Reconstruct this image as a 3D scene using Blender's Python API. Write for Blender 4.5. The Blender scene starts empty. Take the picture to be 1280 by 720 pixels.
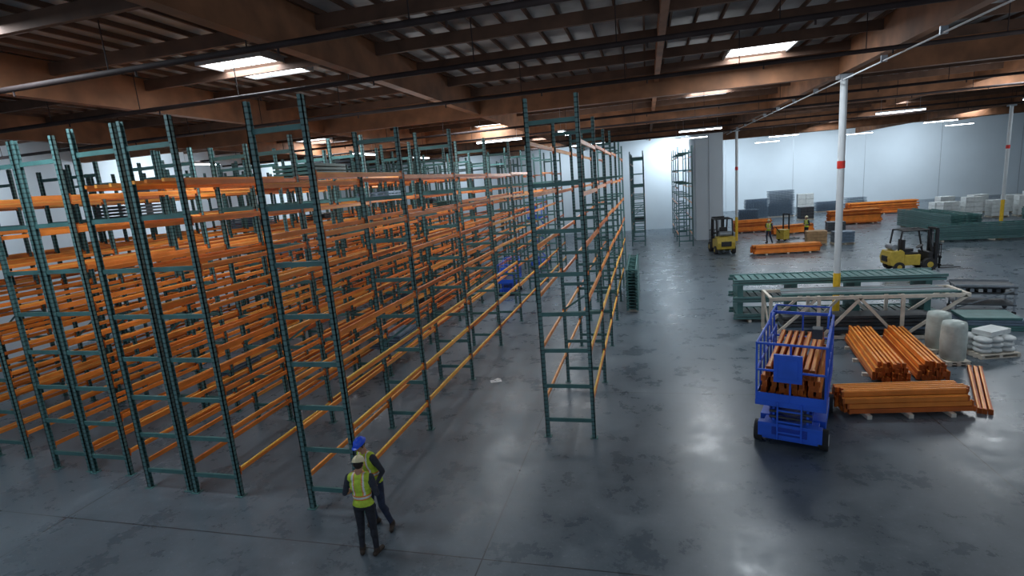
import bpy, math, random
import numpy as np
from mathutils import Vector, Matrix
random.seed(7)
scene=bpy.context.scene
V=Vector
# ---------------------------------------------------------------- materials
MATS={}
def mat(name,col,rough=.5,metal=0.,var=.15,scale=6.,emit=None,estr=0.,bump=0.,spec=.5):
    m=bpy.data.materials.new(name); m.use_nodes=True
    nt=m.node_tree; b=nt.nodes['Principled BSDF']
    tc=nt.nodes.new('ShaderNodeTexCoord'); n=nt.nodes.new('ShaderNodeTexNoise')
    n.inputs['Scale'].default_value=scale; n.inputs['Detail'].default_value=4
    nt.links.new(tc.outputs['Object'],n.inputs['Vector'])
    r=nt.nodes.new('ShaderNodeValToRGB')
    r.color_ramp.elements[0].position=.3; r.color_ramp.elements[1].position=.7
    lo=[c*(1-var) for c in col]; hi=[min(1,c*(1+var)) for c in col]
    r.color_ramp.elements[0].color=(*lo,1); r.color_ramp.elements[1].color=(*hi,1)
    nt.links.new(n.outputs['Fac'],r.inputs['Fac'])
    nt.links.new(r.outputs['Color'],b.inputs['Base Color'])
    b.inputs['Roughness'].default_value=rough; b.inputs['Metallic'].default_value=metal
    b.inputs['Specular IOR Level'].default_value=spec
    if emit:
        b.inputs['Emission Color'].default_value=(*emit,1); b.inputs['Emission Strength'].default_value=estr
    if bump:
        bp=nt.nodes.new('ShaderNodeBump'); bp.inputs['Strength'].default_value=bump; bp.inputs['Distance'].default_value=.02
        nt.links.new(n.outputs['Fac'],bp.inputs['Height']); nt.links.new(bp.outputs['Normal'],b.inputs['Normal'])
    MATS[name]=m; return m
mat('teal',(.062,.165,.16),.5,.0,.2,3)
mat('orange',(.80,.235,.035),.4,0,.2,2)
mat('orange_light',(.92,.38,.07),.4,0,.15,2)
mat('orange_deep',(.50,.11,.014),.5,0,.25,2)
mat('yellow_lit_edge',(.88,.56,.09),.45,0,.15,2)  # yellow light along beam edges, put into the colour
mat('wood_beam',(.185,.080,.036),.75,0,.35,1.5)
mat('wood_dark',(.085,.043,.026),.8,0,.3,2)
mat('deck_metal',(.25,.26,.27),.55,.1,.5,.8)
mat('pipe',(.03,.022,.022),.75,0,.3,2,spec=.2)
mat('white_paint',(.58,.62,.64),.5,0,.06,2)
mat('wall_white',(.58,.66,.72),.9,0,.05,.25)
mat('red',(.65,.03,.02),.5)
mat('yellow',(.80,.50,.03),.45)
mat('fork_yellow',(.48,.35,.05),.4)
mat('black',(.015,.015,.017),.5)
mat('rubber',(.02,.02,.022),.8)
mat('dark_steel',(.06,.07,.08),.45,.3)
mat('steel',(.28,.31,.34),.4,.5)
mat('blue',(.025,.12,.70),.4,0,.12,3)
mat('blue_dark',(.01,.045,.36),.45,0,.12,3)
mat('timber',(.66,.61,.52),.75,0,.15,4)
mat('wrap',(.46,.53,.50),.3,0,.15,5,bump=.5)
mat('white_bag',(.62,.66,.66),.6,0,.1,6,bump=.5)
mat('cardboard',(.42,.27,.14),.8)
mat('grey_wire',(.15,.21,.28),.5,.3)
mat('skylight',(.9,.95,1),.5,0,.02,2,(.93,.97,1),8)
mat('tube',(.9,.95,1),.5,0,.02,2,(.85,.93,1),14)
mat('vest',(.50,.66,.05),.7,0,.12,20,bump=.3)
mat('reflective',(.75,.74,.68),.35,0,.05,20)
mat('vest_orange',(.85,.25,.04),.6,0,.05,20)
mat('shirt_dark',(.03,.035,.05),.85,0,.3,20,bump=.3)
mat('pants',(.018,.02,.028),.85,0,.4,15,bump=.4)
mat('jeans',(.02,.03,.06),.85,0,.4,15,bump=.4)
mat('skin',(.42,.22,.14),.55,0,.06,20)
mat('hair',(.02,.014,.01),.8)
mat('boot',(.035,.022,.014),.7)
mat('hat_blue',(.02,.10,.80),.3,0,.05)
mat('hat_tan',(.72,.66,.42),.35,0,.05)
mat('eye',(.9,.9,.88),.3); mat('lip',(.35,.12,.10),.5)
mat('paper',(.9,.9,.9),.8)
# perforated upright steel
def perforated():
    m=bpy.data.materials.new('teal_perforated'); m.use_nodes=True; nt=m.node_tree; b=nt.nodes['Principled BSDF']
    tc=nt.nodes.new('ShaderNodeTexCoord'); s=nt.nodes.new('ShaderNodeSeparateXYZ'); nt.links.new(tc.outputs['Object'],s.inputs[0])
    a=nt.nodes.new('ShaderNodeMath'); a.operation='MULTIPLY'; a.inputs[1].default_value=1/.1
    nt.links.new(s.outputs['Z'],a.inputs[0])
    f=nt.nodes.new('ShaderNodeMath'); f.operation='FRACT'; nt.links.new(a.outputs[0],f.inputs[0])
    g=nt.nodes.new('ShaderNodeMath'); g.operation='LESS_THAN'; g.inputs[1].default_value=.28; nt.links.new(f.outputs[0],g.inputs[0])
    mx=nt.nodes.new('ShaderNodeMix'); mx.data_type='RGBA'
    mx.inputs['A'].default_value=(.095,.20,.20,1); mx.inputs['B'].default_value=(.03,.07,.072,1)
    nt.links.new(g.outputs[0],mx.inputs['Factor']); nt.links.new(mx.outputs['Result'],b.inputs['Base Color'])
    b.inputs['Roughness'].default_value=.5; MATS['teal_perforated']=m
perforated()
def floor_mat():
    m=bpy.data.materials.new('polished_concrete'); m.use_nodes=True; nt=m.node_tree; b=nt.nodes['Principled BSDF']; L=nt.links.new
    tc=nt.nodes.new('ShaderNodeTexCoord')
    n=nt.nodes.new('ShaderNodeTexNoise'); n.inputs['Scale'].default_value=.55; n.inputs['Detail'].default_value=12; n.inputs['Roughness'].default_value=.72; L(tc.outputs['Object'],n.inputs['Vector'])
    r=nt.nodes.new('ShaderNodeValToRGB'); r.color_ramp.elements[0].position=.34; r.color_ramp.elements[1].position=.66
    r.color_ramp.elements[0].color=(.062,.085,.107,1); r.color_ramp.elements[1].color=(.145,.182,.213,1); L(n.outputs['Fac'],r.inputs['Fac'])
    s=nt.nodes.new('ShaderNodeSeparateXYZ'); L(tc.outputs['Object'],s.inputs[0])
    def line(out,x0,p):
        a=nt.nodes.new('ShaderNodeMath'); a.operation='SUBTRACT'; a.inputs[1].default_value=x0-p/2; L(out,a.inputs[0])
        w=nt.nodes.new('ShaderNodeMath'); w.operation='MULTIPLY'; w.inputs[1].default_value=1/p; L(a.outputs[0],w.inputs[0])
        f=nt.nodes.new('ShaderNodeMath'); f.operation='FRACT'; L(w.outputs[0],f.inputs[0])
        c=nt.nodes.new('ShaderNodeMath'); c.operation='SUBTRACT'; c.inputs[1].default_value=.5; L(f.outputs[0],c.inputs[0])
        d=nt.nodes.new('ShaderNodeMath'); d.operation='ABSOLUTE'; L(c.outputs[0],d.inputs[0])
        e=nt.nodes.new('ShaderNodeMath'); e.operation='LESS_THAN'; e.inputs[1].default_value=.011/p; L(d.outputs[0],e.inputs[0]); return e.outputs[0]
    mx=nt.nodes.new('ShaderNodeMath'); mx.operation='MAXIMUM'; L(line(s.outputs['X'],-2.75,8.8),mx.inputs[0]); L(line(s.outputs['Y'],7.2,7.0),mx.inputs[1])
    n3=nt.nodes.new('ShaderNodeTexNoise'); n3.inputs['Scale'].default_value=14; n3.inputs['Detail'].default_value=3; L(tc.outputs['Object'],n3.inputs['Vector'])
    g3=nt.nodes.new('ShaderNodeMapRange'); g3.inputs['From Min'].default_value=.62; g3.inputs['From Max'].default_value=.76; g3.inputs['To Max'].default_value=.4; L(n3.outputs['Fac'],g3.inputs['Value'])
    m3=nt.nodes.new('ShaderNodeMix'); m3.data_type='RGBA'; m3.inputs['B'].default_value=(.3,.33,.35,1); L(r.outputs['Color'],m3.inputs['A']); L(g3.outputs['Result'],m3.inputs['Factor'])
    mix=nt.nodes.new('ShaderNodeMix'); mix.data_type='RGBA'; mix.inputs['B'].default_value=(.025,.03,.035,1)
    L(m3.outputs['Result'],mix.inputs['A']); L(mx.outputs[0],mix.inputs['Factor']); L(mix.outputs['Result'],b.inputs['Base Color'])
    n2=nt.nodes.new('ShaderNodeTexNoise'); n2.inputs['Scale'].default_value=1.1; n2.inputs['Detail'].default_value=8; n2.inputs['Roughness'].default_value=.72; L(tc.outputs['Object'],n2.inputs['Vector'])
    mr=nt.nodes.new('ShaderNodeMapRange'); mr.inputs['From Min'].default_value=.3; mr.inputs['From Max'].default_value=.7; mr.inputs['To Min'].default_value=.19; mr.inputs['To Max'].default_value=.44; L(n2.outputs['Fac'],mr.inputs['Value']); L(mr.outputs['Result'],b.inputs['Roughness'])
    b.inputs['Specular IOR Level'].default_value=.45
    MATS['floor']=m
floor_mat()
# ---------------------------------------------------------------- mesh builder
class MB:
    def __init__(s): s.v=[];s.f=[];s.m=[];s.sm=[];s.names=[]
    def mi(s,n):
        if n not in s.names: s.names.append(n)
        return s.names.index(n)
    def add(s,vs,fs,m,smooth=False):
        o=len(s.v); s.v+= [tuple(p) for p in vs]; i=s.mi(m)
        for f in fs: s.f.append(tuple(o+k for k in f)); s.m.append(i); s.sm.append(smooth)
    BF=[(0,3,2,1),(4,5,6,7),(0,1,5,4),(1,2,6,5),(2,3,7,6),(3,0,4,7)]
    def box(s,c,z,m,R=None):
        c=V(c); hx,hy,hz=z[0]/2,z[1]/2,z[2]/2
        P=[V(q) for q in((-hx,-hy,-hz),(hx,-hy,-hz),(hx,hy,-hz),(-hx,hy,-hz),(-hx,-hy,hz),(hx,-hy,hz),(hx,hy,hz),(-hx,hy,hz))]
        if R is not None: P=[R@p for p in P]
        s.add([c+p for p in P],s.BF,m)
    def b2(s,a,b,m): s.box([(a[i]+b[i])/2 for i in range(3)],[abs(b[i]-a[i]) for i in range(3)],m)
    def bar(s,p0,p1,w,h,m,up=(0,0,1)):
        p0=V(p0);p1=V(p1);d=(p1-p0).normalized();u=V(up)
        if abs(d.dot(u))>.98: u=V((0,1,0))
        sd=d.cross(u).normalized();u=sd.cross(d).normalized()
        P=[p+sd*a+u*b for p in(p0,p1) for a,b in((-w/2,-h/2),(w/2,-h/2),(w/2,h/2),(-w/2,h/2))]
        s.add(P,s.BF,m)
    def cyl(s,p0,p1,r0,m,r1=None,n=12,caps=True):
        if r1 is None:r1=r0
        p0=V(p0);p1=V(p1);d=(p1-p0).normalized();u=V((0,0,1)) if abs(d.z)<.9 else V((1,0,0))
        a=d.cross(u).normalized();b=d.cross(a)
        P=[p+(a*math.cos(t)+b*math.sin(t))*r for p,r in((p0,r0),(p1,r1)) for t in[2*math.pi*i/n for i in range(n)]]
        s.add(P,[(i,(i+1)%n,n+(i+1)%n,n+i) for i in range(n)],m,True)
        if caps: s.add(P,[tuple(range(n))[::-1],tuple(range(n,2*n))],m)
    def tube(s,pts,r,m,n=8):
        for a,b in zip(pts[:-1],pts[1:]): s.cyl(a,b,r,m,n=n)
        for p in pts[1:-1]: s.ell(p,(r,r,r),m,n=8,k=5)
    def ell(s,c,r,m,R=None,n=16,k=10,z0=-1.,z1=1.):
        c=V(c);P=[]
        t0=math.asin(z0);t1=math.asin(z1)
        for j in range(k+1):
            t=t0+(t1-t0)*j/k
            for i in range(n):
                a=2*math.pi*i/n; p=V((r[0]*math.cos(t)*math.cos(a),r[1]*math.cos(t)*math.sin(a),r[2]*math.sin(t)))
                if R is not None:p=R@p
                P.append(c+p)
        F=[(j*n+i,j*n+(i+1)%n,(j+1)*n+(i+1)%n,(j+1)*n+i) for j in range(k) for i in range(n)]
        s.add(P,F,m,True)
    def lathe(s,c,prof,m,n=20):
        c=V(c);P=[c+V((r*math.cos(2*math.pi*i/n),r*math.sin(2*math.pi*i/n),z)) for r,z in prof for i in range(n)]
        k=len(prof)-1
        s.add(P,[(j*n+i,j*n+(i+1)%n,(j+1)*n+(i+1)%n,(j+1)*n+i) for j in range(k) for i in range(n)],m,True)
    def build(s,name,loc=(0,0,0),rot=0,parent=None,bevel=0):
        me=bpy.data.meshes.new(name); me.from_pydata(s.v,[],s.f)
        for n in s.names: me.materials.append(MATS[n])
        me.polygons.foreach_set('material_index',s.m); me.polygons.foreach_set('use_smooth',s.sm); me.update()
        o=bpy.data.objects.new(name,me); scene.collection.objects.link(o); o.location=loc; o.rotation_euler=(0,0,rot)
        if parent:o.parent=parent
        if bevel:
            b=o.modifiers.new('bevel','BEVEL'); b.width=bevel; b.segments=2; b.limit_method='ANGLE'
        return o
# ---------------------------------------------------------------- shell
XL,XR,YN,YB,ZD=-26.5,46.,-8.,76.,9.5
YL=58.
b=MB(); b.add([(XL,YN,0),(XR,YN,0),(XR,YB,0),(XL,YB,0)],[(0,1,2,3)],'floor'); b.build('floor')
b=MB(); b.b2((6.0,YB,0),(XR,YB+.3,ZD+.3),'wall_white')
for i in range(5): b.b2((8*i+10,YB-.012,0),(8*i+10.03,YB,ZD),'steel')
b.build('wall_back')
b=MB(); b.b2((XL,YL,0),(3.9,YL+.3,ZD+.3),'wall_white'); b.build('wall_rear_left')
b=MB(); b.b2((XL-.3,YN,0),(XL,YL+.3,ZD+.3),'wall_white'); b.build('wall_left')
b=MB(); b.b2((XR,YN,0),(XR+.3,YB+.3,ZD+.3),'wall_white'); b.build('wall_right')
b=MB(); b.b2((3.9,47,0),(6.0,YB+.3,ZD-.02),'wall_white'); b.b2((4.9,46.96,0),(4.93,47,ZD-.02),'steel'); b.build('wall_partition')
SKY=[(-9.6,12.7,.9,1.0),(3.5,19,.95,1.1),(2.9,27.5,.95,1.3),(-7.8,24.5,.95,1.3),(-8.7,31,.95,1.3),(16.7,44,.95,1.3),(16.6,57.5,.95,1.3),(2.5,56,.95,1.3),(-11.6,7.2,.8,.9),(-19,30,.95,1.3),(16.7,18.5,.95,1.3),(16.7,30,.95,1.3),(-16,42,.95,1.3),(-8,44,.95,1.3),(29,44,.95,1.3),(29,60,.95,1.3),(16.6,68,.95,1.3)]  # some skylights on the left are added to light that side
b=MB()
b.b2((XL,YN,ZD),(XR,YB,ZD+.15),'deck_metal')
x=XL+.3
while x<XR:      # sub purlins along Y
    b.b2((x,YN,ZD-.1),(x+.05,YB,ZD),'wood_dark'); x+=.61
b.build('ceiling')
for (x,y,w,h) in SKY:
    b=MB()
    b.b2((-w,-h,-.14),(w,h,-.12),'skylight')
    b.b2((-w,-.02,-.16),(w,.02,-.14),'steel')
    for sx in(-1,1): b.b2((sx*w-.03,-h-.05,-.2),(sx*w+.03,h+.05,-.005),'deck_metal')
    for sy in(-1,1): b.b2((-w-.04,sy*(h+.03)-.03,-.2),(w+.04,sy*(h+.03)+.03,-.005),'deck_metal')
    b.build('window_%d'%(SKY.index((x,y,w,h))+1),(x,y,ZD))
b=MB()
y=YN+1
while y<YB:       # purlins along X
    b.b2((XL,y,ZD-.36),(XR,y+.1,ZD-.09),'wood_dark'); y+=2.44
b.build('trim_1')
b=MB()
for x,w,h in((6.4,.26,.95),(.45,.16,.5),(-6.3,.26,.9),(-13.2,.26,.9),(-20.2,.26,.9),(15.5,.2,.6),(25,.26,.95),(35,.2,.6)):
    b.b2((x-w/2,YN,ZD-h),(x+w/2,YB,ZD-.05),'wood_beam')
for y in(-1.5,21.0,32,46.5,60): b.b2((XL,y-.14,ZD-.98),(XR,y+.14,ZD-.04),'wood_beam')
b.build('trim_2')
# sprinkler piping + conduit
for y,z in((8.4,8.47),(11.7,8.45),(16.3,8.47),(25.5,8.45),(30,8.45),(38,8.45),(44,8.45)):
    b=MB(); b.cyl((XL+.05,0,0),(XR-.05,0,0),.055,'pipe',n=10)
    x=XL+2
    while x<XR-1: b.cyl((x,0,0),(x,0,ZD-.12-z),.012,'pipe',n=6); b.cyl((x+.6,0,-.14),(x+.6,0,0),.02,'pipe',n=6); x+=3
    b.build('sprinkler_pipe',(0,y,z))
b=MB(); b.cyl((0,8,0),(0,46,0),.022,'white_paint')
for k in range(13): b.b2((-.05,8+3*k,-.02),(.1,8.05+3*k,.14),'steel')
b.build('ceiling_conduit',(6.15,0,8.28))
# light fixtures
def fixture(x,y,along='y',z=8.1,L=2.4):
    b=MB(); d=(0,L/2) if along=='y' else (L/2,0)
    b.b2((-d[0]-.14*(d[1]>0),-d[1]-.14*(d[0]>0),.03),(d[0]+.14*(d[1]>0),d[1]+.14*(d[0]>0),.1),'white_paint')
    for o in(-.07,.07):
        p0=(-d[0]+o*(d[1]>0),-d[1]+o*(d[0]>0),0);p1=(d[0]+o*(d[1]>0),d[1]+o*(d[0]>0),0); b.cyl(p0,p1,.022,'tube',n=8)
    for s in(-.8,.8): b.cyl((d[0]*s,d[1]*s,.1),(d[0]*s,d[1]*s,ZD-z-.1),.006,'steel',n=5)
    b.build('ceiling_light_fixture',(x,y,z))
for x,y,a in((-7.4,28,'x'),(-3.9,39,'x'),(-3.9,27.4,'y'),(-15,27.6,'y'),(-22,23.5,'y'),(-15,35.5,'y'),(3.2,35,'x'),(3.2,43,'x'),(12,54,'x'),(13,66,'x'),(22,66,'x'),(31,66,'x'),(24,54,'x'),(14,36,'x'),(21,36,'x')): fixture(x,y,a)
# columns
def column(x,y,r=.1):
    b=MB(); b.cyl((0,0,.02),(0,0,1.9),r+.004,'yellow',n=16); b.cyl((0,0,1.9),(0,0,8.5),r,'white_paint',n=16)
    b.cyl((0,0,5.5),(0,0,5.75),r+.012,'red',n=16); b.b2((-.22,-.22,0),(.22,.22,.03),'steel'); b.b2((-.2,-.2,8.4),(.2,.2,8.52),'steel')
    b.build('support_column',(x,y,0))
column(6.4,20.75,.11); column(6.75,45.2,.1); column(25,46.7,.11)
# ---------------------------------------------------------------- pallet racks
def rack(x0,y0,nb,levels,bay=3.45,d=1.14,h=7.6,extra=(),lit_levels=(),bun=0.,cols=None):
    b=MB(); pw=.085
    for i in range(nb+1):
        y=i*bay; hh=h*(1+random.uniform(-.035,.015)) if i else h
        for x in(pw/2,d-pw/2):
            sg=1 if x<d/2 else -1
            b.b2((x-sg*pw/2,y-.045,0),(x-sg*pw/2+sg*.02,y+.045,hh),'teal_perforated')
            b.b2((x-sg*pw/2,y-.045,0),(x+sg*pw/2,y-.03,hh),'teal_perforated'); b.b2((x-sg*pw/2,y+.03,0),(x+sg*pw/2,y+.045,hh),'teal_perforated')
            b.b2((x-.09,y-.08,0),(x+.09,y+.08,.012),'teal')
        for z in(.42,1.25,2.1,2.95,3.85,4.8,5.8,7.1): b.b2((pw/2,y-.02,z-.045),(d-pw/2,y+.02,z+.045),'teal')
        if i%2: b.bar((pw/2,y,2.2),(d-pw/2,y,2.9),.03,.05,'teal')
    for i in range(nb):
        ya=i*bay+.045; yb=(i+1)*bay-.045
        for k,z in enumerate(levels):
            if random.random()<.07 and i>1: continue
            for sx in (0.0,d-.05):
                zz=z+random.choice((0,0,0,.05,-.05))
                yy= k in lit_levels and sx>.1
                mm=random.choice(cols or ('orange','orange','orange_deep','orange_deep','orange_light')) if i else 'orange'
                b.b2((sx,ya,zz-.045),(sx+.05,yb,zz+.022),mm)
                b.b2((sx+(.012 if sx<.1 else 0),ya,zz+.022),(sx+(.05 if sx<.1 else .038),yb,zz+.045),'yellow_lit_edge' if yy else random.choice(cols or ('orange_light','orange')))
                for ye in(ya,yb-.03): b.b2((sx-.004,ye,zz-.10),(sx+.054,ye+.03,zz+.08),'orange_deep' if not cols else 'steel')
            if k in extra and random.random()<.6:
                for q in range(3):
                    xx=.14+q*.3+random.uniform(-.08,.08); b.b2((xx,ya-.1,z+.047),(xx+.06,yb+.0,z+.11),random.choice(('orange','orange_light')))
            elif i>0 and random.random()<bun:
                n=random.randint(2,5); w=random.uniform(.9,1.6); yc=(ya+yb)/2+random.uniform(-.5,.5); mm=random.choice(('grey_wire','teal','dark_steel'))
                for q in range(n): b.b2((.0,yc-w/2,z+.05+q*.1),(d,yc+w/2,z+.12+q*.1),mm)
    return b.build('pallet_rack',(x0,y0,0))
LA=[.72,1.65,2.6,3.55,4.5,5.35,6.25]
LB=[.6,1.45,2.3,3.15,4.0,4.85,5.65,6.4]
rack(-2.46,11.5,6,[.95,2.1,3.3,4.5,5.6,6.7],d=1.16,lit_levels=(0,1))
rack(-6.54,8.15,8,LA,d=1.14,lit_levels=(0,1,2))
rack(-9.5,8.35,9,LB,d=1.2,extra=(7,),lit_levels=(0,),bun=.04)
rack(-10.78,8.4,9,LB,extra=(7,),bun=.06)
rack(-12.85,8.8,9,LB,extra=(7,),bun=.07)
rack(-14.1,8.85,9,LB,extra=(7,),bun=.06)
rack(-16.6,9.2,9,LB,bun=.07); rack(-17.85,9.25,9,LB,extra=(7,),bun=.06)
rack(-20.6,9.6,9,LB,bun=.06); rack(-21.85,9.6,9,LB)
W3=('steel','grey_wire','orange_light')
rack(-1.3,45,3,[1.2,2.6,4.0,5.4,6.6],d=1.1,cols=W3,bun=.15); rack(2.3,43.5,3,[.9,2.1,3.3,4.5,5.7,6.8],d=1.1,cols=W3,bun=.15)
# ---------------------------------------------------------------- beam piles
def beamshape(b,c,L,ang=0,m='orange',roll=0):
    R=Matrix.Rotation(ang,3,'Z')
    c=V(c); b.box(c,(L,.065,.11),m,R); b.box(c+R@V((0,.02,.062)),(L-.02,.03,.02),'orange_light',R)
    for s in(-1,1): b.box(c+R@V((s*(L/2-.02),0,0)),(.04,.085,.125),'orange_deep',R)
def pile(name,loc,rot,L,nx,nz,dx=.105,jit=.12,dun=True):
    b=MB()
    if dun:
        for s in(-.33,0,.33): b.box((s*L,0,.045),(.1,nx*dx+.1,.09),'timber')
    z0=.09+.056 if dun else .056
    for k in range(nz):
        n=nx-(k if k%2 else k//2)
        n=max(3,n-(random.random()<.3))
        for i in range(n):
            y=(i-(n-1)/2)*dx
            beamshape(b,(random.uniform(-jit,jit),y,z0+k*.125),L,random.uniform(-.006,.006),random.choice(('orange','orange','orange_deep')))
    return b.build(name,loc,rot)
H=math.pi/2
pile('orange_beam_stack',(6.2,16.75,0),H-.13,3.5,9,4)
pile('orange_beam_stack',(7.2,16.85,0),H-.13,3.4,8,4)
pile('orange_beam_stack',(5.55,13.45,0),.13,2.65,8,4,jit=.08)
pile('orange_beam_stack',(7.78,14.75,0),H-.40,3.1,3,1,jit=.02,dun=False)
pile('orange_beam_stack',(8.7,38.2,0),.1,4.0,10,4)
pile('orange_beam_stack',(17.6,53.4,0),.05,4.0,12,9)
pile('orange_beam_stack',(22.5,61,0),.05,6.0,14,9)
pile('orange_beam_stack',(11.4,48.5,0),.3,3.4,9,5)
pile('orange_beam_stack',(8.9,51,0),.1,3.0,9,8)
# ---------------------------------------------------------------- upright-frame stacks
def framestack(loc,rot,L,n,w=1.1,step=.12,group=4,gap=0.,rungs=9):
    b=MB()
    for s in(-.42,0,.42): b.box((s*L,0,.05),(.1,w,.1),'timber')
    z=.1-step*.5
    for k in range(n):
        z+=step
        if gap and k and k%group==0:
            for s in(-.47,-.2,.1,.42): b.box((s*L,0,z-step*.5+gap/2),(.2,w-.1,gap),'teal')
            z+=gap
        o=random.uniform(-.06,.06)
        for y in(-w/2+.05,w/2-.05):
            b.box((o,y,z),(L,.09,step*.72),'teal'); b.box((o,y+(.03 if y>0 else -.03),z),(L+.01,.045,step*.8),'teal_perforated')
        m=rungs; rw=.05 if rungs<12 else (L-.5)/m*.8
        for i in range(m):
            x=-L/2+.25+(L-.5)*i/(m-1); b.box((o+x,0,z),(rw,w-.15,.05),'teal')
            if rungs<12 and i<m-1 and i%2==0: b.bar((o+x,-w/2+.1,z),(o+x+(L-.5)/(m-1),w/2-.1,z),.04,.04,'teal')
    b.build('upright_frame_stack',loc,rot)
framestack((6.55,21.85,0),0,6.9,6,group=2,gap=.42,rungs=26,w=1.25)
framestack((21,40.2,0),-.05,6.4,8)
framestack((20.2,46.0,0),H+.05,7.2,11)
framestack((22,47.6,0),H+.05,6.2,9)
framestack((31,49,0),.05,6.5,8)
framestack((-.74,25.2,0),H,4.6,14,w=.5,step=.13)
# ---------------------------------------------------------------- timber truss rack
b=MB(); W=1.25; L=5.7; T='timber'
for y in(0,W):
    b.bar((0,y,1.42),(L,y,1.42),.05,.11,T); b.bar((0,y,.08),(L-.5,y,.08),.05,.11,T)
    b.bar((.05,y,.0),(.05,y,1.45),.06,.1,T,(1,0,0)); b.bar((1.5,y,.0),(1.5,y,1.42),.06,.1,T,(1,0,0)); b.bar((3.9,y,.0),(3.9,y,1.42),.06,.1,T,(1,0,0))
    b.bar((1.6,y,.1),(2.7,y,1.38),.05,.09,T); b.bar((2.7,y,1.38),(3.8,y,.1),.05,.09,T); b.bar((.1,y,.1),(1.4,y,1.36),.05,.09,T)
    b.bar((L-.1,y,1.4),(3.95,y,.12),.05,.09,T)
for x in(.05,1.5,2.7,3.9,5.1,L-.06): b.bar((x,0,1.46),(x,W,1.46),.09,.05,T)
for x in(.05,1.5,3.9,5.1): b.bar((x,0,.06),(x,W,.06),.09,.05,T)
b.bar((.05,0,.1),(.05,W,1.4),.05,.09,T)
for i in range(9): b.bar((.4+i*.02,.12+i*.12,1.52),(5.5-i*.05,.12+i*.12,1.52),.07,.05,random.choice(('dark_steel','teal','steel')))
for k in range(5): b.box((2.7,.62,.2+k*.12),(4.4,.9-.05*k,.09),random.choice(('dark_steel','grey_wire')))
b.build('timber_storage_frame',(3.85,18.95,0),.0)
# ---------------------------------------------------------------- wrapped rolls + pallet
def roll(x,y):
    b=MB(); b.lathe((0,0,.13),[(0,0),(.27,0),(.30,.05),(.305,.5),(.29,.95),(.27,1.05),(.12,1.1),(0,1.1)],'wrap')
    for a in(-.22,0,.22): b.box((a,0,.09),(.1,.62,.06),T); b.box((a,0,.02),(.1,.62,.04),T)
    for a in(-.26,0,.26): b.box((0,a,.05),(.58,.08,.03),T)
    b.box((0,0,.12),(.6,.62,.02),T); b.build('wrapped_roll',(x,y,0),.1)
roll(8.12,16.75); roll(8.22,17.8)
def pallet(b,z=0,w=1.1,d=1.0):
    for x in(-w/2+.05,0,w/2-.05): b.box((x,0,z+.06),(.09,d,.08),T)
    for i in range(6): b.box((0,-d/2+.06+i*(d-.12)/5,z+.115),(w,.1,.02),T); b.box((0,-d/2+.06+i*(d-.12)/5,z+.012),(w,.1,.02),T)
b=MB(); pallet(b)
for k in range(3):
    for i in range(3):
        for j in range(2): b.ell((-.33+i*.33+random.uniform(-.03,.03),-.22+j*.44,.2+k*.15),(.2,.25,.09),'white_bag',n=12,k=6)
b.box((.1,0,.66),(.8,.5,.14),'white_bag',Matrix.Rotation(.3,3,'Z'))
b.build('bagged_goods_pallet',(9.35,17.6,0),.25)
def wrapped_pallet(x,y,w=1.2,h=1.4,m='white_bag',name='shrink_wrapped_pallet'):
    b=MB(); pallet(b,0,w,1.0)
    for k in range(4):
        for i in range(2):
            for j in range(2): b.box(((i-.5)*w*.48,(j-.5)*.47,.13+(k+.5)*(h-.13)/4),(w*.47,.46,(h-.13)/4-.02),m)
    b.build(name,(x,y,0),random.uniform(-.15,.15),bevel=.03)
for x,y in((24.5,53),(26.1,52.8),(27.8,52.6),(29.6,52.4),(25,55.5),(26.8,55.4),(28.6,57),(31.4,52.5),(33,52.7),(30.4,55.6),(32.2,56),(27,59),(34.5,55)): wrapped_pallet(x,y,1.25,random.uniform(1.2,1.8))
wrapped_pallet(11.3,41.2,1.3,1.0,'cardboard','boxed_goods_pallet'); wrapped_pallet(12.9,41,1.2,.9,'grey_wire','boxed_goods_pallet'); wrapped_pallet(16.4,64,1.6,2.3,'white_bag')
wrapped_pallet(14.4,47.5,1.3,.9,'dark_steel','boxed_goods_pallet'); wrapped_pallet(15.2,59,1.3,1.3,'dark_steel','boxed_goods_pallet')
# wire deck stacks
def wiredeck(x,y,w,h,n):
    b=MB(); pallet(b,0,w,1.1)
    for k in range(n):
        z=.15+(h-.15)*k/n; o=random.uniform(-.05,.05)
        for yy in(-.5,-.25,0,.25,.5): b.box((o,yy,z),(w,.03,.05),'grey_wire')
        for i in range(9): b.box((o-w/2+.05+i*(w-.1)/8,0,z+.02),(.03,1.1,.03),'grey_wire')
    b.build('wire_deck_stack',(x,y,0),.05)
wiredeck(11.4,63,2.3,2.2,18); wiredeck(14,64,2.5,2.9,22); wiredeck(9.6,57,1.8,1.6,14)
wiredeck(19.5,67,2.6,1.2,8); wiredeck(22.5,68,2.0,1.4,8)
# steel table cart right
b=MB()
for x in(-.8,.8):
    for y in(-.5,.5): b.box((x,y,.55),(.06,.06,.86),'steel'); b.cyl((x,y-.02,.07),(x,y+.03,.07),.07,'rubber')
for z in(.35,.75,.98):
    b.box((0,0,z),(1.7,1.1,.04),'dark_steel')
for y in(-.52,.52): b.box((0,y,1.02),(1.7,.03,.1),'steel')
for i in range(6): b.box((-.6+i*.24,0,.85),(.12,.9,.12),random.choice(('steel','white_bag','dark_steel')))
b.bar((-.8,-.52,.2),(.8,-.52,.9),.03,.04,'steel')
b.build('steel_shelf_cart',(11.6,22.4,0),-.25)
b=MB()
for k in range(5): b.box((random.uniform(-.1,.1),0,.05+k*.09),(1.9-.1*k,1.1,.08),random.choice(('dark_steel','teal','grey_wire')))
b.build('steel_panel_stack',(10.75,20.3,0),-.1,bevel=.01)
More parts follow.
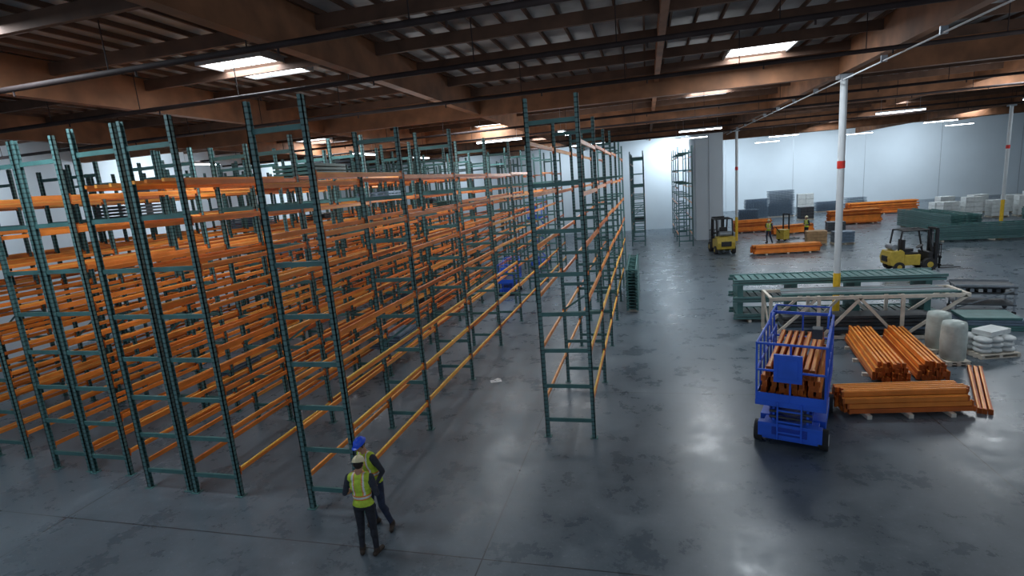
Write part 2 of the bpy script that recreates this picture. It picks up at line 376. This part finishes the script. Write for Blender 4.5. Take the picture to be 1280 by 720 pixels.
# paper litter
b=MB(); b.box((0,0,.004),(.34,.22,.006),'paper'); b.box((.05,.05,.02),(.16,.14,.03),'paper',Matrix.Rotation(.5,3,'Z')); b.build('paper_scrap',(-4.65,14.9,0),.4)
# ---------------------------------------------------------------- scissor lift
def scissor(loc,rot,deck=.95,load=True,name='scissor_lift',sc=1.,W=1.0):
    e=bpy.data.objects.new(name,None); scene.collection.objects.link(e); e.location=loc; e.rotation_euler=(0,0,rot); e.scale=(sc,sc,sc)
    B='blue'; b=MB(); L=2.3
    b.b2((-W/2+.1,-L/2,.16),(W/2-.1,L/2,.42),B); b.b2((-W/2,-L/2+.5,.2),(W/2,L/2-.5,.44),B)
    b.b2((-W/2+.03,-L/2-.04,.22),(W/2-.03,-L/2+.12,.5),B); b.b2((-W/2+.03,L/2-.12,.22),(W/2-.03,L/2+.04,.5),B)
    b.b2((-.3,-L/2-.05,.28),(.3,-L/2-.038,.44),'blue_dark')
    for x in(-.2,.2): b.bar((x,-L/2-.07,.2),(x,-L/2-.07,deck),.03,.03,B)
    for i in range(3): b.bar((-.2,-L/2-.07,.35+.22*i),(.2,-L/2-.07,.35+.22*i),.03,.03,B)
    b.build('chassis',parent=e,bevel=.01)
    b=MB()
    for x in(-W/2+.02,W/2-.02):
        for y in(-L/2+.25,L/2-.25):
            s=1 if x>0 else -1
            b.cyl((x-.06*s,y,.2),(x+.08*s,y,.2),.2,'rubber',n=20); b.cyl((x+.081*s,y,.2),(x+.09*s,y,.2),.11,'white_paint',n=14)
    b.build('wheels',parent=e)
    b=MB(); n=4 if deck<1.5 else 5; z0=.44; z1=deck-.06; dz=(z1-z0)/n
    ln=L/2-.12 if deck<1.5 else L/2-.35
    for k in range(n):
        a=z0+k*dz; c=a+dz
        for x in(-.34,.34):
            b.bar((x,-ln,a+.02),(x,ln,c-.02),.04,.07,'blue_dark' if k%2 else B); b.bar((x*.85,-ln,c-.02),(x*.85,ln,a+.02),.04,.07,B)
        for y in(-ln,ln): b.cyl((-.36,y,a+.02),(.36,y,a+.02),.025,'dark_steel')
    b.build('scissor_arms',parent=e)
    b=MB(); D=deck
    b.b2((-W/2-.02,-L/2-.05,D-.1),(W/2+.02,L/2+.05,D),B); b.b2((-W/2+.03,-L/2,D),(W/2-.03,L/2,D+.006),'dark_steel')
    x0,x1,y0,y1=-W/2,W/2,-L/2-.03,L/2+.03
    for x in(x0,x1): b.b2((x-.012,y0,D),(x+.012,y1,D+.15),B)
    for y in(y0,y1): b.b2((x0,y-.012,D),(x1,y+.012,D+.15),B)
    for z in(D+.6,D+1.12): b.tube([(x0,y0,z),(x1,y0,z),(x1,y1,z),(x0,y1,z),(x0,y0,z)],.024,B)
    for x in(x0,x1):
        for k in range(6): b.cyl((x,y0+(y1-y0)*k/5,D),(x,y0+(y1-y0)*k/5,D+1.12),.02,B)
    for y in(y0,y1): b.cyl((0,y,D),(0,y,D+1.12),.018,B)
    for x in(x0+.05,x1-.05): b.tube([(x,0,D+.85),(x,y1-.05,D+.85),(x,y1-.05,D+.0)],.018,B); b.tube([(x,y1-.02,D+1.12),(x,y1-.1,D+1.32),(x,.3,D+1.32),(x,.1,D+1.12)],.02,B)
    b.tube([(x0+.05,.5,D+1.32),(x1-.05,.5,D+1.32)],.018,B); b.tube([(x0+.05,y1-.1,D+1.32),(x1-.05,y1-.1,D+1.32)],.018,B)
    b.build('platform',parent=e)
    b=MB(); b.b2((-.27,y0-.1,D+.42),(.2,y0-.03,D+.95),B); b.b2((-.2,y0-.112,D+.5),(.13,y0-.1,D+.87),'blue'); b.b2((.26,-.1,D+.95),(.44,.15,D+1.15),'dark_steel'); b.build('control_box',parent=e,bevel=.015)
    if load:
        b=MB()
        for k in range(6):
            n=8-(k>3)
            for i in range(n):
                x=(i-(n-1)/2)*.125+random.uniform(-.02,.02)
                R=Matrix.Rotation(random.uniform(-.03,.03),3,'Z')@Matrix.Rotation(random.uniform(.0,.02)+.012*k,3,'X')
                c=V((x,0,D+.075+k*.115)); b.box(c,(.065,2.05,.09),random.choice(('orange','orange','orange_deep')),R)
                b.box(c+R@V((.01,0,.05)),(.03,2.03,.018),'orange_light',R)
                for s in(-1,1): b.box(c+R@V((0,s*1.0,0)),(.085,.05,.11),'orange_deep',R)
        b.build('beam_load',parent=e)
    return e
scissor((3.12,12.5,0),-.33,sc=1.1,W=1.14)
scissor((-7.4,28.0,0),0,.95,False,sc=.82); scissor((-7.4,37,0),0,3.4,False)  # raised rear lift stands in for blue shapes up in the racks
# ---------------------------------------------------------------- forklift
def forklift(loc,rot,body='fork_yellow',s=1.):
    e=bpy.data.objects.new('forklift',None); scene.collection.objects.link(e); e.location=loc; e.rotation_euler=(0,0,rot); e.scale=(s,s,s)
    b=MB() # forward +x
    prof=[(-1.25,.35),(-1.32,.7),(-1.22,1.05),(-.75,1.12),(-.6,1.0),(-.6,.3),(-1.0,.25)]
    n=len(prof); P=[(x,-.52,z) for x,z in prof]+[(x,.52,z) for x,z in prof]
    b.add(P,[tuple(range(n)),tuple(range(n,2*n))[::-1]]+[(i,n+i,n+(i+1)%n,(i+1)%n) for i in range(n)],body)
    b.b2((-.6,-.5,.3),(.15,.5,.85),body); b.b2((.15,-.5,.25),(.7,.5,.42),'black'); b.b2((.5,-.5,.3),(.72,.5,.95),'black'); b.b2((-.55,-.42,.85),(.1,.42,.95),'black')
    b.b2((-1.335,-.3,.5),(-1.28,.3,.8),'black')
    b.build('body',parent=e,bevel=.04)
    b=MB(); 
    for x,r,w in((-.85,.25,.2),(.55,.32,.24)):
        for y in(-.5,.5): b.cyl((x,y-w/2,r),(x,y+w/2,r),r,'rubber',n=20); b.cyl((x,y-w/2-.01,r),(x,y+w/2+.01,r),r*.45,body,n=14)
    b.build('wheels',parent=e)
    b=MB(); K='black'
    for y in(-.46,.46):
        b.tube([(-.9,y,1.05),(-.75,y,2.08),(.45,y,2.1),(.68,y,.95)],.045,K)
    for i in range(8): x=-.72+i*.165; b.bar((x,-.46,2.1),(x,.46,2.1),.04,.04,K)
    b.box((-.3,0,1.05),(.45,.45,.14),K); b.box((-.53,0,1.35),(.12,.45,.5),K); b.cyl((.5,0,.9),(.32,0,1.2),.025,K)
    b.cyl((.33,0,1.19),(.31,0,1.22),.17,K,n=16)
    b.cyl((-1.0,-.35,1.25),(-1.0,.35,1.25),.15,'steel'); b.build('overhead_guard',parent=e)
    b=MB()
    for y in(-.33,.33): b.b2((.86,y-.05,.08),(.98,y+.05,2.15),K); b.b2((.98,y*.75-.03,.1),(1.06,y*.75+.03,2.05),'dark_steel')
    for z in(.3,1.1,2.1): b.b2((.88,-.36,z-.05),(.97,.36,z+.05),K)
    b.cyl((.92,0,.3),(.92,0,1.9),.04,'steel')
    for z in(.25,.65): b.b2((1.06,-.5,z-.05),(1.11,.5,z+.05),K)
    for i in range(7): b.b2((1.06,-.48+i*.155,.6),(1.09,-.45+i*.155,1.3),K)
    b.b2((1.06,-.5,1.28),(1.1,.5,1.33),K)
    for y in(-.28,.28): b.b2((1.11,y-.06,.06),(1.16,y+.06,.7),K); b.b2((1.11,y-.06,.05),(2.1,y+.06,.09),K)
    b.build('mast',parent=e)
forklift((12.9,30.9,0),.08,s=.97); forklift((4.95,39.8,0),H+.1,s=1.12)
b=MB()
b.b2((-.3,-.35,.12),(.25,.35,.85),'fork_yellow'); b.b2((.25,-.3,.08),(.33,-.22,2.0),'black'); b.b2((.25,.22,.08),(.33,.3,2.0),'black'); b.b2((.25,-.3,1.92),(.33,.3,2.0),'black')
for y in(-.22,.22): b.b2((.33,y-.07,.05),(1.4,y+.07,.11),'dark_steel'); b.cyl((1.3,y-.06,.05),(1.3,y+.06,.05),.05,'rubber')
for y in(-.28,.28): b.cyl((-.1,y-.05,.12),(-.1,y+.05,.12),.12,'rubber',n=16)
b.tube([(-.28,0,.6),(-.75,0,1.1)],.03,'black'); b.cyl((-.75,-.15,1.1),(-.75,.15,1.1),.025,'black')
b.build('walkie_stacker',(9.9,44.3,0),.6,bevel=.01)
# ---------------------------------------------------------------- people
def person(name,loc,rot,J,hat,shirt,pants,lean=(0,0),look=(0,0)):
    e=bpy.data.objects.new(name,None); scene.collection.objects.link(e); e.location=loc; e.rotation_euler=(0,0,rot)
    b=MB(); seg=[]
    def Lz(p):
        p=V(p); t=max(0,p.z-.95)/.8
        return V((p.x+lean[0]*t,p.y+lean[1]*t,p.z-.03*abs(t)*(abs(lean[0])+abs(lean[1]))))
    def cap(p,q,r0,r1,lab,tr=True):
        p=V(p);q=V(q)
        if tr:p=Lz(p);q=Lz(q)
        b.cyl(p,q,r0,'skin',r1=r1,n=16); b.ell(p,(r0,)*3,'skin',n=16,k=8); b.ell(q,(r1,)*3,'skin',n=16,k=8); seg.append((p,q,r0,r1,lab))
    def el(c,r,lab,R=None,tr=True):
        c=V(c); c=Lz(c) if tr else c
        b.ell(c,r,'skin',R,n=20,k=14); m=min(r); seg.append((c,c+V((0,0,.0001)),(r[0]+r[1]+r[2])/3,m,lab))
    el((0,-.01,.96),(.165,.12,.13),'pants'); el((0,.0,1.1),(.16,.12,.16),'vest'); el((0,.0,1.28),(.185,.125,.19),'vest'); 
    cap((-.12,-.01,1.41),(.12,-.01,1.41),.08,.08,'vest'); cap((0,-.005,1.42),(0,.005,1.52),.062,.056,'skin')
    for s in(-1,1):
        k='R' if s>0 else 'L'
        hip=V((.09*s,0,.93)); kn=V(J['knee'+k]); an=V(J['ank'+k]); 
        cap(hip,kn,.092,.062,'pants'); cap(kn,an,.062,.045,'pants'); mid=kn.lerp(an,.3)+V((0,-.02,0)); cap(kn,mid,.055,.058,'pants')
        fd=V(J['foot'+k]); fd.normalize()
        cap(an+V((0,0,.02)),an+V((0,0,-.03)),.052,.05,'boot'); cap(an+V((0,0,-.045))-fd*.05,an+V((0,0,-.05))+fd*.14,.043,.04,'boot')
        sh=V((.185*s,0,1.405)); elb=V(J['elb'+k]); wr=V(J['wr'+k])
        cap(sh,elb,.062,.046,'shirt'); cap(elb,wr,.045,.031,'shirt' if shirt else 'skin')
        d=V(J['hd'+k]).normalized(); pn=V(J['pn'+k]); pn=(pn-d*pn.dot(d)).normalized(); sd=d.cross(pn)*s
        w=wr
        cap(w,w+d*.05,.027,.024,'skin')
        for q in(-.027,-.009,.009,.027):
            cap(w+d*.03+sd*q*.7,w+d*.09+sd*q,.015,.013,'skin')
            l=.042-abs(q+.005)*.35; a=w+d*.09+sd*q*1.15; c1=a+(d*.9+pn*.35).normalized()*l; c2=c1+(d*.35+pn*.9).normalized()*l*.8
            cap(a,c1,.0095,.009,'skin'); cap(c1,c2,.009,.0085,'skin')
        a=w+d*.03-sd*.025; c1=a+(d*.6-sd*.7+pn*.2).normalized()*.045; cap(a,c1,.013,.011,'skin'); cap(c1,c1+(d*.8+pn*.5).normalized()*.035,.011,.009,'skin')
    hc=Lz((0,.015,1.6)); RH=Matrix.Rotation(look[0],3,'Z')@Matrix.Rotation(look[1],3,'X')
    def hp(x,y,z): return hc+RH@V((x,y,z))
    el(hp(0,-.005,.045),(.076,.096,.1),'hair',RH,False); el(hp(0,.03,.03),(.066,.07,.085),'skin',RH,False); el(hp(0,.045,-.045),(.05,.05,.052),'skin',RH,False)
    cap(hp(0,.098,.03),hp(0,.115,-.002),.010,.015,'skin',False)
    cap(hp(-.045,.082,.055),hp(.045,.082,.055),.014,.014,'skin',False)
    for s in(-1,1): el(hp(s*.078,.0,.015),(.013,.024,.033),'skin',RH,False)
    tmp=b.build('tmp'); md=tmp.modifiers.new('r','REMESH'); md.mode='VOXEL'; md.voxel_size=.0075
    sm=tmp.modifiers.new('s','SMOOTH'); sm.factor=.5; sm.iterations=3
    dg=bpy.context.evaluated_depsgraph_get(); me=bpy.data.meshes.new_from_object(tmp.evaluated_get(dg)); bpy.data.objects.remove(tmp)
    me.materials.clear(); names=['pants' if pants=='pants' else 'jeans','vest','shirt_dark','skin','boot','hair','reflective','vest_orange']
    for n_ in names: me.materials.append(MATS[n_])
    N=len(me.polygons); C=np.zeros(N*3); me.polygons.foreach_get('center',C); C=C.reshape(-1,3)
    best=np.full(N,1e9); lab=np.zeros(N,int); lm={'pants':0,'vest':1,'shirt':2,'skin':3,'boot':4,'hair':5}
    for p,q,r0,r1,l in seg:
        p=np.array(p);q=np.array(q);d=q-p;t=np.clip(((C-p)@d)/max(d@d,1e-9),0,1)
        D=np.linalg.norm(C-(p+t[:,None]*d),axis=1)-(r0+(r1-r0)*t if (q-p)@(q-p)>1e-6 else r0)
        k=D<best; best[k]=D[k]; lab[k]=lm[l]
    t=np.maximum(0,C[:,2]-.95)/.8; lx=C[:,0]-lean[0]*t; z=C[:,2]
    tor=(np.abs(lx)<.2)&(z>.93)&(z<1.5)&((lab==1)|((lab==0)&(z>.93)))
    lab[tor]=1
    v=lab==1
    lab[v&(((np.abs(lx)>.075)&(np.abs(lx)<.105)&(z>1.1))|((z>1.07)&(z<1.105)))]=6
    lab[v&((((np.abs(lx)>.06)&(np.abs(lx)<=.075))&(z>1.12))|((z>1.105)&(z<1.13))|((z>1.05)&(z<1.07)))]=7
    me.polygons.foreach_set('material_index',lab.astype(np.int32)); me.polygons.foreach_set('use_smooth',[True]*N)
    o=bpy.data.objects.new('body',me); scene.collection.objects.link(o); o.parent=e
    b=MB()
    c=hp(0,-.005,.07); b.ell(c,(.098,.12,.1),hat,RH,n=24,k=8,z0=0.,z1=1.); b.ell(c,(.112,.135,.012),hat,RH,n=24,k=6)
    b.ell(c+RH@V((0,.085,-.006)),(.08,.085,.01),hat,RH,n=20,k=6); b.ell(c+RH@V((0,0,.004)),(.022,.122,.108),hat,RH,n=16,k=8,z0=0.,z1=1.)
    b.build('hard_hat',parent=e)
    b=MB()
    for s in(-1,1): b.ell(hp(s*.03,.091,.03),(.012,.009,.008),'eye',RH); b.ell(hp(s*.03,.099,.03),(.005,.004,.005),'hair',RH)
    b.ell(hp(0,.093,-.038),(.024,.008,.006),'lip',RH); b.build('face_details',parent=e)
    return e
J1=dict(kneeR=(.11,.01,.49),kneeL=(-.11,.02,.49),ankR=(.13,-.02,.09),ankL=(-.13,.0,.09),footR=(.3,1,0),footL=(-.3,1,0),
 elbR=(.27,-.03,1.13),elbL=(-.28,-.02,1.13),wrR=(.13,.2,1.10),wrL=(-.13,.2,1.12),hdR=(-.5,.7,.1),hdL=(.5,.7,.1),pnR=(0,0,1),pnL=(0,0,1))
person('construction_worker',(-4.68,7.08,0),.12,J1,'hat_tan',False,'pants',look=(0,-.35))
J2=dict(kneeR=(.12,.06,.49),kneeL=(-.14,.03,.49),ankR=(.13,-.02,.09),ankL=(-.22,-.08,.09),footR=(.3,1,0),footL=(-.6,.8,0),
 elbR=(.26,-.06,1.14),elbL=(-.26,-.04,1.14),wrR=(.17,.18,1.16),wrL=(-.24,.14,1.0),hdR=(-.5,.8,.1),hdL=(.1,.6,-.5),pnR=(0,0,1),pnL=(1,0,0))
person('construction_worker',(-4.85,7.78,0),math.pi-.35,J2,'hat_blue',True,'jeans',lean=(.17,.08),look=(0,-.45))
person('construction_worker',(8.7,43.3,0),math.pi-.6,J2,'hat_tan',True,'jeans')
person('construction_worker',(11.5,44.3,0),2.0,J1,'hat_tan',True,'pants')
# ---------------------------------------------------------------- lights
def area(x,y,z,sx,sy,E,col=(.82,.92,1),rot=(0,0,0),name='skylight_lamp'):
    l=bpy.data.lights.new(name,'AREA'); l.shape='RECTANGLE'; l.size=sx; l.size_y=sy; l.energy=E; l.color=col
    o=bpy.data.objects.new(name,l); scene.collection.objects.link(o); o.location=(x,y,z); o.rotation_euler=rot
for x,y,w_,h_ in SKY: area(x,y,ZD-.22,1.6,1.8,260)
def point(x,y,z,E,r=1.3,col=(.94,.97,1)):
    l=bpy.data.lights.new('fill_lamp','POINT'); l.energy=E; l.shadow_soft_size=r; l.color=col  # unseen fill light, added to brighten ceiling, racks and floor
    o=bpy.data.objects.new('fill_lamp',l); scene.collection.objects.link(o); o.location=(x,y,z)
for x,y,E in((1,6,130),(-7.4,17,160),(-15.2,16,120),(10.5,14,240),(2.5,26,260),(14,28,280),(-3.9,28,260),(-15.2,30,190),(11,42,280)): point(x,y,6.7,E)
for x in(10,20,30): area(x,69,8.3,3,1,520,rot=(math.radians(50),0,0),name='wall_wash')
for x in(11,22): area(x,58,8.3,3,2,350,name='wall_wash')
for x in(-20,-8,1.5): area(x,54,8.3,3,1,200,rot=(math.radians(50),0,0),name='wall_wash')  # added lamps that brighten the rear left wall
for y in(14,24,36): area(XL+2.8,y,8.3,1,3,230,rot=(0,math.radians(50),0),name='wall_wash')  # added lamps that brighten the left wall
w=bpy.data.worlds.new('World'); scene.world=w; w.use_nodes=True; w.node_tree.nodes['Background'].inputs[0].default_value=(.68,.82,1,1); w.node_tree.nodes['Background'].inputs[1].default_value=.68
# ---------------------------------------------------------------- camera
cam=bpy.data.cameras.new('camera'); co=bpy.data.objects.new('camera',cam); scene.collection.objects.link(co)
cam.sensor_width=36; cam.lens=18.84; cam.clip_end=300
r=V((.9681,.238,-.0797)).normalized(); bk=V((.2489,-.9493,.1914)).normalized(); up=bk.cross(r).normalized(); r=up.cross(bk)
co.matrix_world=Matrix(((r.x,up.x,bk.x,0),(r.y,up.y,bk.y,0),(r.z,up.z,bk.z,5.9),(0,0,0,1)))
scene.camera=co
scene.view_settings.view_transform='Standard'
